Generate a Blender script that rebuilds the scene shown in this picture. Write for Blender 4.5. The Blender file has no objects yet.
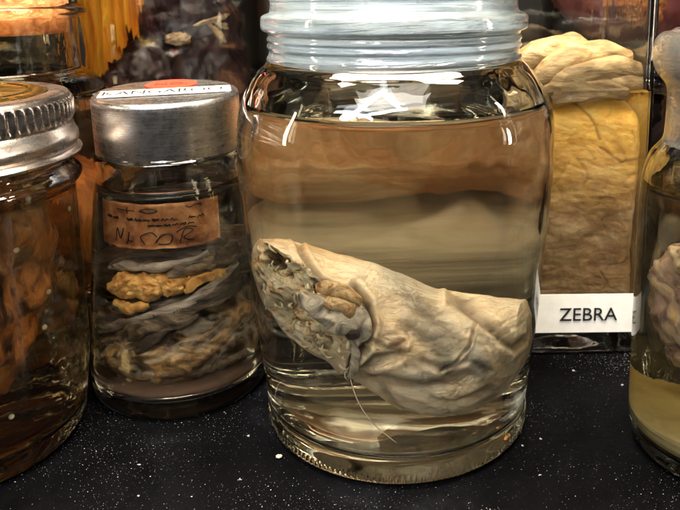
import bpy, bmesh, math, random
from mathutils import Vector, Matrix, noise
random.seed(7)
R = math.radians
PI = math.pi
scene = bpy.context.scene
C = scene.collection

# ------------------------------------------------------------------ camera model
F, X0, Y0, PITCH, H = 720.0, 375.0, 120.0, R(10), 0.155
fw = Vector((0, math.cos(PITCH), -math.sin(PITCH)))
up = Vector((0, math.sin(PITCH), math.cos(PITCH)))
CAM = Vector((0, 0, H))
def ray(x, y):
    return fw + Vector((1, 0, 0)) * ((x - X0) / F) - up * ((y - Y0) / F)
def ground(x, y):
    d = ray(x, y); return CAM + d * (-H / d.z)
def onY(x, y, Y):
    d = ray(x, y); return CAM + d * (Y / d.y)
def prof_from_px(base, rows):
    """rows: (pixel y, half width px) measured on the silhouette -> (r, z) of a body of revolution on this axis"""
    out = []
    D = math.hypot(base.x, base.y)
    for y, a in rows:
        p = onY(X0, y, base.y)
        dep = (p - CAM).dot(fw)
        t = a / F * dep / D * (D / math.hypot(D, 0))
        out.append((D * math.sin(math.atan(a / F * dep / D)), p.z))
    return out

# ------------------------------------------------------------------ object helpers
def tag(o, label=None, cat=None, group=None, kind=None):
    if label: o['label'] = label
    if cat: o['category'] = cat
    if group: o['group'] = group
    if kind: o['kind'] = kind
    return o
def thing(name, loc, label, cat, rz=0, group=None):
    o = bpy.data.objects.new(name, None); C.objects.link(o)
    o.location = loc; o.rotation_euler = (0, 0, rz); o.empty_display_size = .02
    return tag(o, label, cat, group)
def link(name, me, mats, parent=None, smooth=True):
    if not isinstance(mats, (list, tuple)): mats = [mats]
    o = bpy.data.objects.new(name, me); C.objects.link(o)
    for m in mats: me.materials.append(m)
    if smooth:
        me.polygons.foreach_set('use_smooth', [True] * len(me.polygons))
    if parent: o.parent = parent
    return o
def obj(name, bm, mats, parent=None, smooth=True, matrix=None):
    if matrix is not None: bm.transform(matrix)
    bmesh.ops.recalc_face_normals(bm, faces=bm.faces)
    me = bpy.data.meshes.new(name); bm.to_mesh(me); bm.free()
    return link(name, me, mats, parent, smooth)

def smooth_prof(p, n=6, closed=False):
    """Catmull-Rom through the points; a point given as (r,z,'c') is a hard corner (kept)"""
    pts = [(q[0], q[1]) for q in p]; out = []
    N = len(pts)
    for i in range(N - 1):
        a = pts[max(i - 1, 0)]; b = pts[i]; c = pts[i + 1]; d = pts[min(i + 2, N - 1)]
        if len(p[i]) > 2: a = b
        if len(p[i + 1]) > 2: d = c
        for k in range(n):
            t = k / n
            out.append(tuple(0.5 * (2 * b[j] + (-a[j] + c[j]) * t + (2 * a[j] - 5 * b[j] + 4 * c[j] - d[j]) * t * t
                             + (-a[j] + 3 * b[j] - 3 * c[j] + d[j]) * t ** 3) for j in (0, 1)))
    out.append(pts[-1])
    return [(max(0.0, r), z) for r, z in out]
def lathe(prof, seg=160, fn=None, squash=None):
    """prof: list of (r,z); r==0 at the ends closes it. fn(r,z,theta)->(r,z)"""
    bm = bmesh.new(); rings = []
    for r, z in prof:
        if r < 1e-6:
            rings.append([bm.verts.new((0, 0, z))]); continue
        ring = []
        for k in range(seg):
            t = 2 * PI * k / seg
            rr, zz = fn(r, z, t) if fn else (r, z)
            ring.append(bm.verts.new((rr * math.cos(t), rr * math.sin(t), zz)))
        rings.append(ring)
    for a, b in zip(rings, rings[1:]):
        if len(a) == 1 and len(b) == 1: continue
        for k in range(seg):
            k2 = (k + 1) % seg
            if len(a) == 1: bm.faces.new((a[0], b[k], b[k2]))
            elif len(b) == 1: bm.faces.new((a[k], b[0], a[k2]))
            else: bm.faces.new((a[k], b[k], b[k2], a[k2]))
    return bm
def tube_bm(pts, rad, n=8, bm=None):
    bm = bm or bmesh.new(); rings = []
    for i, p in enumerate(pts):
        p = Vector(p); a = Vector(pts[max(i - 1, 0)]); b = Vector(pts[min(i + 1, len(pts) - 1)])
        t = (b - a).normalized()
        u = t.orthogonal().normalized() if i == 0 else (lastu - t * lastu.dot(t)).normalized()
        lastu = u; v = t.cross(u)
        r = rad(i / (len(pts) - 1)) if callable(rad) else rad
        rings.append([bm.verts.new(p + (u * math.cos(2 * PI * k / n) + v * math.sin(2 * PI * k / n)) * r) for k in range(n)])
    for a, b in zip(rings, rings[1:]):
        for k in range(n): bm.faces.new((a[k], a[(k + 1) % n], b[(k + 1) % n], b[k]))
    bm.faces.new(rings[0][::-1]); bm.faces.new(rings[-1])
    return bm
def spline(pts, n=8):
    out = []
    P = [Vector(p) for p in pts]; N = len(P)
    for i in range(N - 1):
        a = P[max(i - 1, 0)]; b = P[i]; c = P[i + 1]; d = P[min(i + 2, N - 1)]
        for k in range(n):
            t = k / n
            out.append(0.5 * (2 * b + (c - a) * t + (2 * a - 5 * b + 4 * c - d) * t * t + (3 * b - a - 3 * c + d) * t ** 3))
    out.append(P[-1]); return out

# ------------------------------------------------------------------ materials
class M:
    def __init__(s, name):
        s.m = bpy.data.materials.new(name); s.m.use_nodes = True
        s.t = s.m.node_tree; s.n = s.t.nodes; s.l = s.t.links
        s.n.clear(); s.out = s.n.new('ShaderNodeOutputMaterial')
    def N(s, typ, **kw):
        n = s.n.new(typ)
        for k, v in kw.items():
            if k.startswith('_'): setattr(n, k[1:], v)
            else:
                n.inputs[k.replace('__', ' ')].default_value = v
        return n
    def L(s, a, b): s.l.new(a, b)
    def noise(s, scale, detail=6, rough=.6, dist=0, vec=None, typ='FBM'):
        n = s.N('ShaderNodeTexNoise'); n.inputs['Scale'].default_value = scale
        n.inputs['Detail'].default_value = detail; n.inputs['Roughness'].default_value = rough
        n.inputs['Distortion'].default_value = dist; n.noise_type = typ
        if vec: s.L(vec, n.inputs['Vector'])
        return n.outputs[0]
    def co(s, sx=1, sy=1, sz=1, rot=(0, 0, 0)):
        tc = s.N('ShaderNodeTexCoord'); mp = s.N('ShaderNodeMapping')
        mp.inputs['Scale'].default_value = (sx, sy, sz); mp.inputs['Rotation'].default_value = rot
        s.L(tc.outputs['Object'], mp.inputs['Vector']); return mp.outputs[0]
    def ramp(s, fac, stops, mode='LINEAR'):
        r = s.N('ShaderNodeValToRGB'); r.color_ramp.interpolation = mode
        e = r.color_ramp.elements
        while len(e) < len(stops): e.new(.5)
        for q, (p, c) in zip(e, stops):
            q.position = p; q.color = (c if hasattr(c, '__len__') else (c, c, c)) + ((1,) if hasattr(c, '__len__') else ()) if hasattr(c, '__len__') else (c, c, c, 1)
        s.L(fac, r.inputs[0]); return r.outputs[0]
    def mix(s, f, a, b, mode='MIX'):
        n = s.N('ShaderNodeMix'); n.data_type = 'RGBA'; n.blend_type = mode
        for v, i in ((f, 0), (a, 6), (b, 7)):
            if hasattr(v, 'is_linked') or hasattr(v, 'links'): s.L(v, n.inputs[i])
            else: n.inputs[i].default_value = v if i == 0 else tuple(v) + (1,)
        return n.outputs[2]
    def math(s, op, a, b=0.0):
        n = s.N('ShaderNodeMath'); n.operation = op
        for i, v in ((0, a), (1, b)):
            if hasattr(v, 'links'): s.L(v, n.inputs[i])
            else: n.inputs[i].default_value = v
        return n.outputs[0]
    def attr(s, name):
        n = s.N('ShaderNodeAttribute'); n.attribute_name = name; return n.outputs['Fac']
    def bump(s, h, dist=.001, strength=1):
        n = s.N('ShaderNodeBump'); n.inputs['Distance'].default_value = dist; n.inputs['Strength'].default_value = strength
        s.L(h, n.inputs['Height']); return n.outputs[0]
    def pbsdf(s, col=(.5, .5, .5), rough=.5, metal=0, trans=0, ior=1.45, sss=0, sssr=.002, normal=None, coat=0, spec=.5):
        b = s.N('ShaderNodeBsdfPrincipled')
        for v, k in ((col, 'Base Color'), (rough, 'Roughness'), (metal, 'Metallic'), (trans, 'Transmission Weight'), (ior, 'IOR'),
                     (sss, 'Subsurface Weight'), (coat, 'Coat Weight'), (spec, 'Specular IOR Level')):
            if hasattr(v, 'links'): s.L(v, b.inputs[k])
            elif k == 'Base Color': b.inputs[k].default_value = tuple(v) + (1,)
            else: b.inputs[k].default_value = v
        b.inputs['Subsurface Radius'].default_value = (1, .5, .3)
        b.inputs['Subsurface Scale'].default_value = sssr
        if normal: s.L(normal, b.inputs['Normal'])
        s.L(b.outputs[0], s.out.inputs['Surface']); return b

def mat_glass(name, tint=(.97, .985, .965), wav=.00004, wscale=60, rough=0.0, absorb=None, dens=0):
    m = M(name)
    nz = m.noise(wscale, 3, .5, .4, vec=m.co(1, 1, .5))
    m.pbsdf(tint, rough, trans=1, ior=1.5, normal=m.bump(nz, wav * 20, .25) if wav else None)
    if absorb:
        v = m.N('ShaderNodeVolumeAbsorption'); v.inputs['Color'].default_value = absorb + (1,); v.inputs['Density'].default_value = dens
        m.L(v.outputs[0], m.out.inputs['Volume'])
    return m.m
def mat_fluid(name, col, dens, ior=1.34):
    m = M(name); m.pbsdf((1, 1, 1), 0, trans=1, ior=ior)
    v = m.N('ShaderNodeVolumeAbsorption'); v.inputs['Color'].default_value = col + (1,); v.inputs['Density'].default_value = dens
    m.L(v.outputs[0], m.out.inputs['Volume']); return m.m
def mat_neck_glare(name):
    m = M(name)
    nz = m.noise(9, 4, .5, .6, vec=m.co(1, 1, 16)); n2 = m.noise(60, 4, .6, .5, vec=m.co(1, 1, 3))
    g = m.pbsdf((.90, .95, .97), .06, trans=1, ior=1.5, normal=m.bump(nz, .003, .5))
    d = m.N('ShaderNodeBsdfPrincipled'); d.inputs['Roughness'].default_value = .12
    m.L(m.ramp(m.math('ADD', m.math('MULTIPLY', nz, .7), m.math('MULTIPLY', n2, .3)), [(.36, (.10, .12, .14)), (.46, (.38, .46, .51)), (.55, (.56, .66, .72)), (.66, (.80, .86, .87))]), d.inputs['Base Color'])  # bluish white streaks paint a reflected bright strip into the neck
    m.L(m.bump(nz, .003, .6), d.inputs['Normal'])
    mx = m.N('ShaderNodeMixShader')
    m.L(m.ramp(m.noise(7, 5, .65, .5, vec=m.co(1, 1, 14)), [(.38, .06), (.62, .52)]), mx.inputs[0])
    m.L(g.outputs[0], mx.inputs[1]); m.L(d.outputs[0], mx.inputs[2]); m.L(mx.outputs[0], m.out.inputs['Surface'])
    return m.m
def mat_flesh(name, stops, scale=30, stretch=(1, 1, 1), dist=1.2, bump=.0008, vein=None, rough=.55, sss=.15, fine=260, typ='FBM', rot=(0, 0, 0)):
    m = M(name)
    v = m.co(*stretch, rot=rot)
    n1 = m.noise(scale, 8, .62, dist, vec=v, typ=typ)
    n2 = m.noise(fine, 5, .65, .3, vec=v)
    f = m.math('ADD', m.math('MULTIPLY', n1, .8), m.math('MULTIPLY', n2, .2))
    col = m.ramp(f, stops)
    if vein:
        vn = m.noise(scale * .9, 3, .5, 2.0, vec=v)
        r = m.ramp(vn, [(.44, 0.), (.49, 1.), (.51, 1.), (.56, 0.)])
        col = m.mix(m.math('MULTIPLY', r, vein[1]), col, vein[0])
    h = m.math('ADD', n1, m.math('MULTIPLY', n2, .35))
    m.pbsdf(col, rough, sss=sss, normal=m.bump(h, bump, 1))
    return m.m

glass = mat_glass('clear_glass')
glass_thick = mat_glass('jar_glass', (.98, .985, .96), wav=.00002, wscale=30, absorb=(.93, .84, .48), dens=14)
glass_gold = mat_glass('golden_glass', (.97, .93, .80), wav=.0001, wscale=70)
frost = mat_neck_glare('neck_glare_glass')

# ------------------------------------------------------------------ jars of revolution
def thick(prof_out, wall, floor_z, heel=.004, close_top=True):
    """inner profile offset by wall; returns closed outline (outer up, inner down)"""
    z0 = floor_z
    inner = [(max(r - wall, .001), z) for r, z in prof_out if z > z0 + heel]
    rb = inner[0][0]
    base = [(rb - heel * (1 - math.cos(t)) , z0 + heel * (1 - math.sin(t))) for t in (R(30), R(60), R(90))]
    return inner, base

def jar_glass(name, outer, wall, floor_z, parent, mat, fn=None, seg=192, heel=.004, punt=.002, neck_z=None, mat2=None):
    """outer: from foot to rim.  Builds outer wall, rim, inner wall, floor and an arched underside as one closed shell."""
    inner, base = thick(outer, wall, floor_z, heel)
    full = [(0, punt), (outer[0][0] * .55, punt), (outer[0][0] * .88, punt * .6)] + outer
    full += [(outer[-1][0] - wall * .5, outer[-1][1] + wall * .35)]
    full += inner[::-1] + base + [(base[-1][0] * .6, floor_z + .0002), (0, floor_z + .0006)]
    bm = lathe(full, seg, fn)
    mats = [mat]
    if neck_z is not None:
        mats.append(mat2)
        for f in bm.faces:
            if f.calc_center_median().z > neck_z: f.material_index = 1
    return obj(name, bm, mats, parent), inner, base
def fluid_in(name, inner, base, floor_z, level, parent, mat, seg=128, eps=.0004, menis=.0012):
    body = [(r + eps, z) for r, z in inner if z < level - .0005]
    rb = body[-1][0]
    bot = [(0, floor_z + .0006 - eps), (base[-1][0] * .6, floor_z + .0002 - eps)] + [(r + eps, z - eps) for r, z in base[::-1]]
    top = [(rb, level + menis), (rb - .0009, level + menis * .4), (rb - .0025, level), (rb * .5, level), (0, level)]
    return obj(name, lathe(bot + body + top, seg), mat, parent)

# ------------------------------------------------------------------ specimens
def fbm(p, s, o=4):
    return noise.fractal(p * s, 1.0, 2.0, o)
def ridged(p, s, o=4):
    return noise.ridged_multi_fractal(p * s, 1.0, 2.0, o, 1.0, 2.0)
def blob(name, loc, rad, mat, parent=None, sub=5, disp=None, rot=(0, 0, 0), seed=0, bound=None):
    bm = bmesh.new(); bmesh.ops.create_icosphere(bm, subdivisions=sub, radius=1)
    off = Vector((seed * 3.1, seed * 1.7, seed * 5.3))
    rm = Matrix.Rotation(rot[2], 3, 'Z') @ Matrix.Rotation(rot[1], 3, 'Y') @ Matrix.Rotation(rot[0], 3, 'X')
    for v in bm.verts:
        n = v.co.copy()
        p = Vector((n.x * rad[0], n.y * rad[1], n.z * rad[2]))
        d = disp(n, p, off) if disp else 0
        p = p + n * d
        p = rm @ p
        if bound:
            q = math.hypot(p.x + loc[0], p.y + loc[1])
            if q > bound:
                k = bound / q; p.x = (p.x + loc[0]) * k - loc[0]; p.y = (p.y + loc[1]) * k - loc[1]
        v.co = p
    o = obj(name, bm, mat, parent); o.location = loc; return o

# ================================================================== SETTING
def build_setting():
    m = M('black_speckled_laminate')
    v = m.co()
    patch = m.ramp(m.noise(11, 5, .65, .6, vec=v), [(.36, 0.), (.68, 1.)])
    dn = m.noise(1700, 2, .5, 0, vec=v)
    thr = m.math('SUBTRACT', .735, m.math('MULTIPLY', patch, .105))
    sp = m.ramp(m.math('SUBTRACT', dn, thr), [(0., 0.), (.03, 1.)])
    vor2 = m.N('ShaderNodeTexVoronoi'); vor2.inputs['Scale'].default_value = 260
    wob = m.N('ShaderNodeVectorMath'); wob.operation = 'ADD'
    nn = m.N('ShaderNodeTexNoise'); nn.inputs['Scale'].default_value = 900; m.L(v, nn.inputs['Vector'])
    sc_ = m.N('ShaderNodeVectorMath'); sc_.operation = 'SCALE'; sc_.inputs['Scale'].default_value = .0022
    m.L(nn.outputs['Color'], sc_.inputs[0]); m.L(v, wob.inputs[0]); m.L(sc_.outputs[0], wob.inputs[1]); m.L(wob.outputs[0], vor2.inputs['Vector'])
    s2 = m.N('ShaderNodeSeparateColor'); m.L(vor2.outputs['Color'], s2.inputs[0])
    big = m.math('MULTIPLY', m.math('LESS_THAN', vor2.outputs['Distance'], .13), m.math('GREATER_THAN', s2.outputs[1], .95))
    base = m.ramp(m.noise(7, 6, .7, .3, vec=v), [(.40, (.0010, .0010, .0012)), (.55, (.0025, .0025, .003)), (.75, (.012, .013, .017))])  # bluish end of the ramp paints hazy glare into the counter colour
    spc = m.ramp(m.noise(700, 1, .5, 0, vec=v), [(.3, (.05, .06, .085)), (.52, (.14, .155, .20)), (.68, (.36, .34, .29))])
    col = m.mix(sp, base, spc); col = m.mix(big, col, (.20, .20, .21))
    rough = m.ramp(m.noise(38, 5, .7, 0, vec=v), [(.3, .26), (.7, .46)])
    m.pbsdf(col, rough, normal=m.bump(m.noise(400, 3, .6, 0, vec=v), .0004, .35), spec=.025)
    bm = bmesh.new()
    bmesh.ops.create_cube(bm, size=1, matrix=Matrix.Translation((0, .55, -.0125)) @ Matrix.Diagonal((2.2, 1.5, .025, 1)))
    bmesh.ops.bevel(bm, geom=bm.edges[:], offset=.004, segments=3, affect='EDGES')
    tag(obj('shelf_surface', bm, m.m, smooth=False), kind='structure')
    w = M('dark_case_back'); w.pbsdf(w.ramp(w.noise(5, 5, .6, .4, vec=w.co()), [(.3, (.002, .0015, .0015)), (.7, (.008, .006, .005))]), .6)
    bm = bmesh.new()
    bmesh.ops.create_cube(bm, size=1, matrix=Matrix.Translation((0, 1.31, .4)) @ Matrix.Diagonal((2.2, .02, .9, 1)))
    tag(obj('back_wall', bm, w.m, smooth=False), kind='structure')
build_setting()

# bread-crumb of plaster on the counter
crumb_m = M('crumb'); crumb_m.pbsdf((.72, .62, .42), .7)
g = ground(275, 457)
o = blob('crumb', (g.x, g.y, .0007), (.0010, .0008, .0005), crumb_m.m, sub=3, disp=lambda n, p, o: .0003 * fbm(n * 2 + o, 1))
tag(o, 'tiny pale crumb lying on the black counter left of the big jar', 'crumb')

# ================================================================== CENTRAL JAR
cb = ground(393, 405)
CR = prof_from_px(cb, [(130, 159.5), (160, 158.5), (200, 154), (250, 147.5), (300, 142), (340, 135), (375, 130)])
CU = prof_from_px(cb, [(-14, 121), (-9, 124), (-2, 125), (1, 124), (8, 124.6), (11, 126), (13, 131), (16, 134.3), (24, 134.6), (28, 133), (30.5, 128), (33, 126.2), (37, 127.6), (40, 126), (44, 127.4), (47, 125.4), (52, 126), (55, 128), (59, 128.4), (63, 132), (70, 139), (85, 149), (100, 155), (115, 158.5)])
rb = CR[-1][0]
outer = smooth_prof([(rb * .86, .0004), (rb * .93, 0), (rb * .985, .0022), (rb * 1.0, .0055), (rb * .985, .0085), (rb * .99, .011)] + CR[::-1] + CU[::-1], 5)
def stipple(r, z, t):
    if .0010 < z < .0050 and r > rb * .965:
        k = math.sin(PI * (z - .0010) / .0040)
        r += .00042 * k * max(0, math.sin(t * 160)) ** 1.0
    if z > .13:                       # hand-finished, slightly uneven thread beads
        r += .00018 * math.sin(2 * t + z * 420) * min(1, (z - .13) * 120)
    elif .095 < z:
        k = min(1, (z - .095) * 80); r += k * (.0003 * math.sin(3 * t + z * 130) + .0007 * noise.noise(Vector((math.cos(t) * 2.2, math.sin(t) * 2.2, z * 45))) + .00012 * noise.noise(Vector((math.cos(t) * 9, math.sin(t) * 9, z * 190))))
    return r, z
cj = thing('specimen_jar', (cb.x, cb.y, 0), 'large clear glass jar with ribbed bluish neck, holding pale cut flesh', 'jar')
cg, ci, cbase = jar_glass('glass_body', outer, .0036, .0085, cj, glass_thick, stipple, seg=960, heel=.005, punt=.0035,
                          neck_z=CU[18][1] + .0005, mat2=frost)
CLEV = onY(X0, 100, cb.y).z
fl_clear = mat_fluid('clear_yellowish_fluid', (.95, .85, .60), 4)
fluid_in('preserving_fluid', ci, cbase, .0085, CLEV, cj, fl_clear)

# ---------------------------------------------------------------- the specimen in the central jar
def SX(x): return (x - 394) * .000271
def SZ(y): return .0715 - (y - 230) * .00033
def pl_dist(x, z, pl):
    best = 9
    for (ax, az), (bx, bz) in zip(pl, pl[1:]):
        dx, dz = bx - ax, bz - az
        t = max(0, min(1, ((x - ax) * dx + (z - az) * dz) / (dx * dx + dz * dz)))
        d = math.hypot(x - ax - t * dx, z - az - t * dz)
        best = min(best, d)
    return best
def wrinkles(n, x0, x1, z0, z1, ang, L0, L1, seed):
    rr = random.Random(seed); out = []
    for i in range(n):
        x = rr.uniform(x0, x1); z = rr.uniform(z0, z1); a = rr.gauss(*ang); L_ = rr.uniform(L0, L1); pl = [(x, z)]
        for k in range(4):
            a += rr.gauss(0, .28); x += math.cos(a) * L_ / 4; z += math.sin(a) * L_ / 4; pl.append((x, z))
        out.append((pl, rr.uniform(.5, 1)))
    return out
def S(pts): return [(SX(x), SZ(y)) for x, y in pts]
def interp(tab, x):
    if x <= tab[0][0]: return tab[0][1:]
    for a, b in zip(tab, tab[1:]):
        if x <= b[0]:
            t = (x - a[0]) / (b[0] - a[0]); t = t * t * (3 - 2 * t) * .4 + t * .6
            return tuple(a[i] + (b[i] - a[i]) * t for i in range(1, len(a)))
    return tab[-1][1:]
grooves = [(S([(452, 284), (475, 298), (500, 316), (516, 334), (530, 345)]), .0012, .0024),
           (S([(476, 304), (470, 322), (455, 336), (440, 342)]), .00045, .0013),
           (S([(352, 262), (364, 276), (367, 296), (360, 318), (350, 330), (345, 354)]), .0011, .0034),
           (S([(300, 258), (296, 275), (305, 292), (330, 308)]), .0009, .0024),
           (S([(380, 362), (392, 385), (410, 395)]), .0012, .0012), (S([(366, 310), (385, 318), (400, 312)]), .0010, .0012),
           (S([(430, 372), (455, 380), (490, 372)]), .0012, .0010), (S([(420, 330), (438, 340), (470, 336), (492, 352)]), .0010, .0010),
           (S([(345, 352), (372, 330), (395, 322)]), .0016, .0020),
           (S([(350, 352), (385, 352), (420, 360), (470, 350)]), .0022, .0016),
           (S([(405, 300), (430, 318), (450, 345)]), .0018, .0011),
           (S([(415, 285), (440, 300), (470, 330)]), .0016, .0010),
           (S([(300, 233), (318, 256), (335, 262)]), .0008, .0022)]
def central_specimen():
    tab = [(250, 258, 268, .004), (256, 240, 290, .010), (264, 231, 306, .014), (285, 229, 330, .018), (315, 235, 348, .021), (345, 244, 358, .023),
           (370, 252, 380, .0245), (400, 265, 402, .025), (440, 284, 414, .025), (470, 291, 412, .023), (500, 297, 400, .019), (520, 301, 376, .013), (528, 318, 348, .004)]
    bm = bmesh.new(); cl = bm.verts.layers.float.new('cut'); cr = bm.verts.layers.float.new('crease'); gl = bm.verts.layers.float.new('grey')
    WR = wrinkles(46, SX(355), SX(520), SZ(405), SZ(250), (-.35, .45), .005, .018, 4)
    NS, NU = 300, 260; rings = []
    pn = Vector((-.74, -.67, -.05)).normalized(); p0 = Vector((SX(334), -.0205, SZ(300)))
    for i in range(NS + 1):
        x = 250 + 278 * (0.5 - 0.5 * math.cos(PI * i / NS))
        t, b, d = interp(tab, x)
        zc, hz = (SZ(t) + SZ(b)) / 2, (SZ(t) - SZ(b)) / 2
        ring = []
        for k in range(NU):
            a = 2 * PI * k / NU
            ca, sa = math.cos(a), math.sin(a)
            y = -math.copysign(abs(ca) ** .85, ca) * d; z = zc + math.copysign(abs(sa) ** .9, sa) * hz
            p = Vector((SX(x), y, z)); n = Vector((0, -ca / max(d, 1e-4), sa / max(hz, 1e-4))).normalized()
            if x < 300: n = (n + Vector((-(300 - x) / 40, 0, 0))).normalized()
            if x > 490: n = (n + Vector(((x - 490) / 30, 0, 0))).normalized()
            # soft skin relief
            q = Vector((p.x * .6, p.y, p.z * 1.5))
            h = .0011 * fbm(q, 45, 2) + .00015 * ridged(Vector((q.x * .6 + q.z * .5, q.y, q.z * 1.3 - q.x * .5)) + Vector((3, 1, 2)), 80, 3) + .00010 * fbm(p, 500, 3)
            dark = 0
            if ca > .05 and x > 345:
                for pl, am in WR:
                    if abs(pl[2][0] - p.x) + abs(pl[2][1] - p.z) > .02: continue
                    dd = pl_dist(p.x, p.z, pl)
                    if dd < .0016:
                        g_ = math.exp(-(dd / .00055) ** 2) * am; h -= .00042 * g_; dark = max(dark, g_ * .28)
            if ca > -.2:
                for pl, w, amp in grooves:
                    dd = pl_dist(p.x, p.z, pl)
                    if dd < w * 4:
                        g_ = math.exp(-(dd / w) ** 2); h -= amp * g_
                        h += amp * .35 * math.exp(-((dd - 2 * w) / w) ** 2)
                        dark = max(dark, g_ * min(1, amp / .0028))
            p = p + n * h
            # cut face
            e = (p - p0).dot(pn) + .003 * fbm(p, 90, 3)
            cut = 0
            if e > 0:
                p = p - pn * (e * .93)
                cut = min(1, e / .0012)
                rg = ridged(Vector((p.x * 1.3, p.y, p.z)) + Vector((7, 7, 7)), 95, 5)
                ww = noise.noise(p * 260)
                vv = noise.voronoi(p * 210)[0]
                p = p + pn * (cut * (.0016 * rg - .0036 * max(0, .34 - vv[0]) * 3 + .0009 * ww - .0009))
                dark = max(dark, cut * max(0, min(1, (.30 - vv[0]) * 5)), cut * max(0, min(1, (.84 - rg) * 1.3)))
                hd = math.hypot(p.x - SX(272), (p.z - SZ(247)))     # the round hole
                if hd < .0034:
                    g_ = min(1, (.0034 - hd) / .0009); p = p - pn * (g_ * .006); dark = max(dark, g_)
            v = bm.verts.new(p); v[cl] = cut; v[cr] = dark
            v[gl] = max(0, 1 - pl_dist(p.x, p.z, S([(395, 262), (420, 285), (450, 320)])) / .0085, (1 - pl_dist(p.x, p.z, S([(430, 345), (470, 330), (505, 360), (490, 385)])) / .0080) * (.75 + .8 * noise.noise(p * 150)))
            ring.append(v)
        rings.append(ring)
    for a, b in zip(rings, rings[1:]):
        for k in range(NU): bm.faces.new((a[k], a[(k + 1) % NU], b[(k + 1) % NU], b[k]))
    bm.faces.new(rings[0][::-1]); bm.faces.new(rings[-1])
    # material
    m = M('preserved_skin')
    v = m.co(.7, 1, 1.3)
    n1 = m.noise(42, 7, .58, .7, vec=v); n2 = m.noise(420, 5, .7, .3, vec=v)
    f = m.math('ADD', m.math('MULTIPLY', n1, .72), m.math('MULTIPLY', n2, .28))
    skin = m.ramp(f, [(.28, (.34, .21, .12)), (.40, (.66, .48, .30)), (.50, (.88, .73, .53)), (.64, (.95, .88, .73))])
    greyc = m.ramp(f, [(.30, (.10, .09, .08)), (.45, (.27, .25, .22)), (.54, (.48, .47, .42)), (.68, (.78, .75, .66))])
    wv = m.noise(120, 4, .6, 2.5, vec=m.co(.5, 1, 2.2)); wr = m.ramp(wv, [(.45, 0.), (.5, 1.), (.55, 0.)])
    skin = m.mix(m.math('MULTIPLY', m.attr('grey'), .95), skin, greyc)
    skin = m.mix(m.math('MULTIPLY', wr, .03), skin, (.30, .20, .12))
    c1 = m.noise(160, 7, .7, 1.8, vec=m.co(1, 1, 1.2))
    cutc = m.ramp(c1, [(.30, (.06, .022, .01)), (.39, (.40, .19, .07)), (.45, (.85, .65, .40)), (.53, (.96, .87, .66)), (.75, (.96, .90, .76))])
    col = m.mix(m.attr('cut'), skin, cutc)
    col = m.mix(m.math('MULTIPLY', m.attr('crease'), .9), col, (.045, .022, .012))  # shade of the grooves and holes painted over the relief
    h = m.math('ADD', f, m.math('MULTIPLY', m.math('MULTIPLY', c1, m.attr('cut')), 1.5))
    wr2 = m.ramp(m.noise(75, 6, .7, 3.5, vec=m.co(.6, 1, 2.0, rot=(0, .5, 0))), [(.475, 0.), (.5, 1.), (.525, 0.)])
    col = m.mix(m.math('MULTIPLY', wr2, m.math('SUBTRACT', .05, m.math('MULTIPLY', m.attr('cut'), .05))), col, (.16, .10, .055))
    h = m.math('SUBTRACT', h, m.math('MULTIPLY', wr2, .14))
    m.pbsdf(col, .27, sss=.14, sssr=.0014, normal=m.bump(h, .0007, 1))
    root = thing('flesh_specimen', (cb.x - .0005, cb.y - .004, 0), 'pale tan lump of preserved skin with ragged bony cut end, inside the large central jar', 'specimen')
    obj('skin', bm, m.m, root)
    nub = mat_flesh('grey_cartilage', [(.33, (.10, .08, .06)), (.46, (.36, .32, .27)), (.55, (.64, .59, .50)), (.66, (.86, .79, .64))], 110, dist=2.0, bump=.0014, rough=.35)
    oc = mat_flesh('ochre_tissue', [(.33, (.20, .09, .03)), (.47, (.52, .32, .15)), (.58, (.80, .62, .38))], 170, dist=2.0, bump=.0016, rough=.35)
    dk = mat_flesh('opening_shade', [(.4, (.015, .01, .008)), (.65, (.12, .09, .07))], 160, bump=.001, rough=.35)
    D = lambda a, s: (lambda n, p, o: a * fbm(n + o, s, 4) + a * .5 * (ridged(n + o, s * 1.4, 4) - 1))
    def nb(name, x, y, dy, rad, mat, rot=(0, 0, 0), a=.0010, s=1.5, seed=1):
        return blob(name, (SX(x), dy, SZ(y)), rad, mat, root, 5, D(a, s), rot, seed)
    # a curled grey flap of cartilage round a dark opening
    def flap(name, pts, r, mat, seed, ry=.55):
        sp = spline([(SX(x), y_, SZ(z_)) for x, z_, y_ in pts], 14)
        bm = tube_bm(sp, lambda q: r * (.25 + .75 * math.sin(PI * min(1, max(0, q * .92 + .04))) ** .6), 28)
        for v_ in bm.verts:
            n_ = Vector((noise.noise(v_.co * 260 + Vector((seed, 0, 0))), noise.noise(v_.co * 260 + Vector((0, seed, 9))), noise.noise(v_.co * 260 + Vector((5, 0, seed)))))
            v_.co += n_ * r * .38
        return obj(name, bm, mat, root)
    flap('cartilage', [(294, 268, -.0205), (306, 274, -.0232), (322, 285, -.0245), (338, 292, -.0250), (350, 289, -.0245), (356, 279, -.0232)], .0040, nub, 2)
    flap('cartilage', [(356, 279, -.0232), (360, 291, -.0238), (358, 304, -.0238), (349, 312, -.0228)], .0023, nub, 5)
    flap('cartilage', [(312, 259, -.0215), (328, 257, -.0236), (344, 263, -.0240), (356, 275, -.0228)], .0026, oc, 7)
    flap('fat_tissue', [(318, 268, -.0225), (330, 272, -.0252), (342, 276, -.0252), (350, 280, -.0242)], .0032, oc, 3)
    flap('cavity_shade', [(340, 298, -.0248), (347, 301, -.0262), (354, 299, -.0258)], .0022, dk, 4)  # solid dark piece standing in for the shade inside the opening
    flap('sinew', [(344, 306, -.0235), (350, 322, -.0238), (350, 338, -.0222), (345, 354, -.0208)], .0013, nub, 6)
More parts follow.
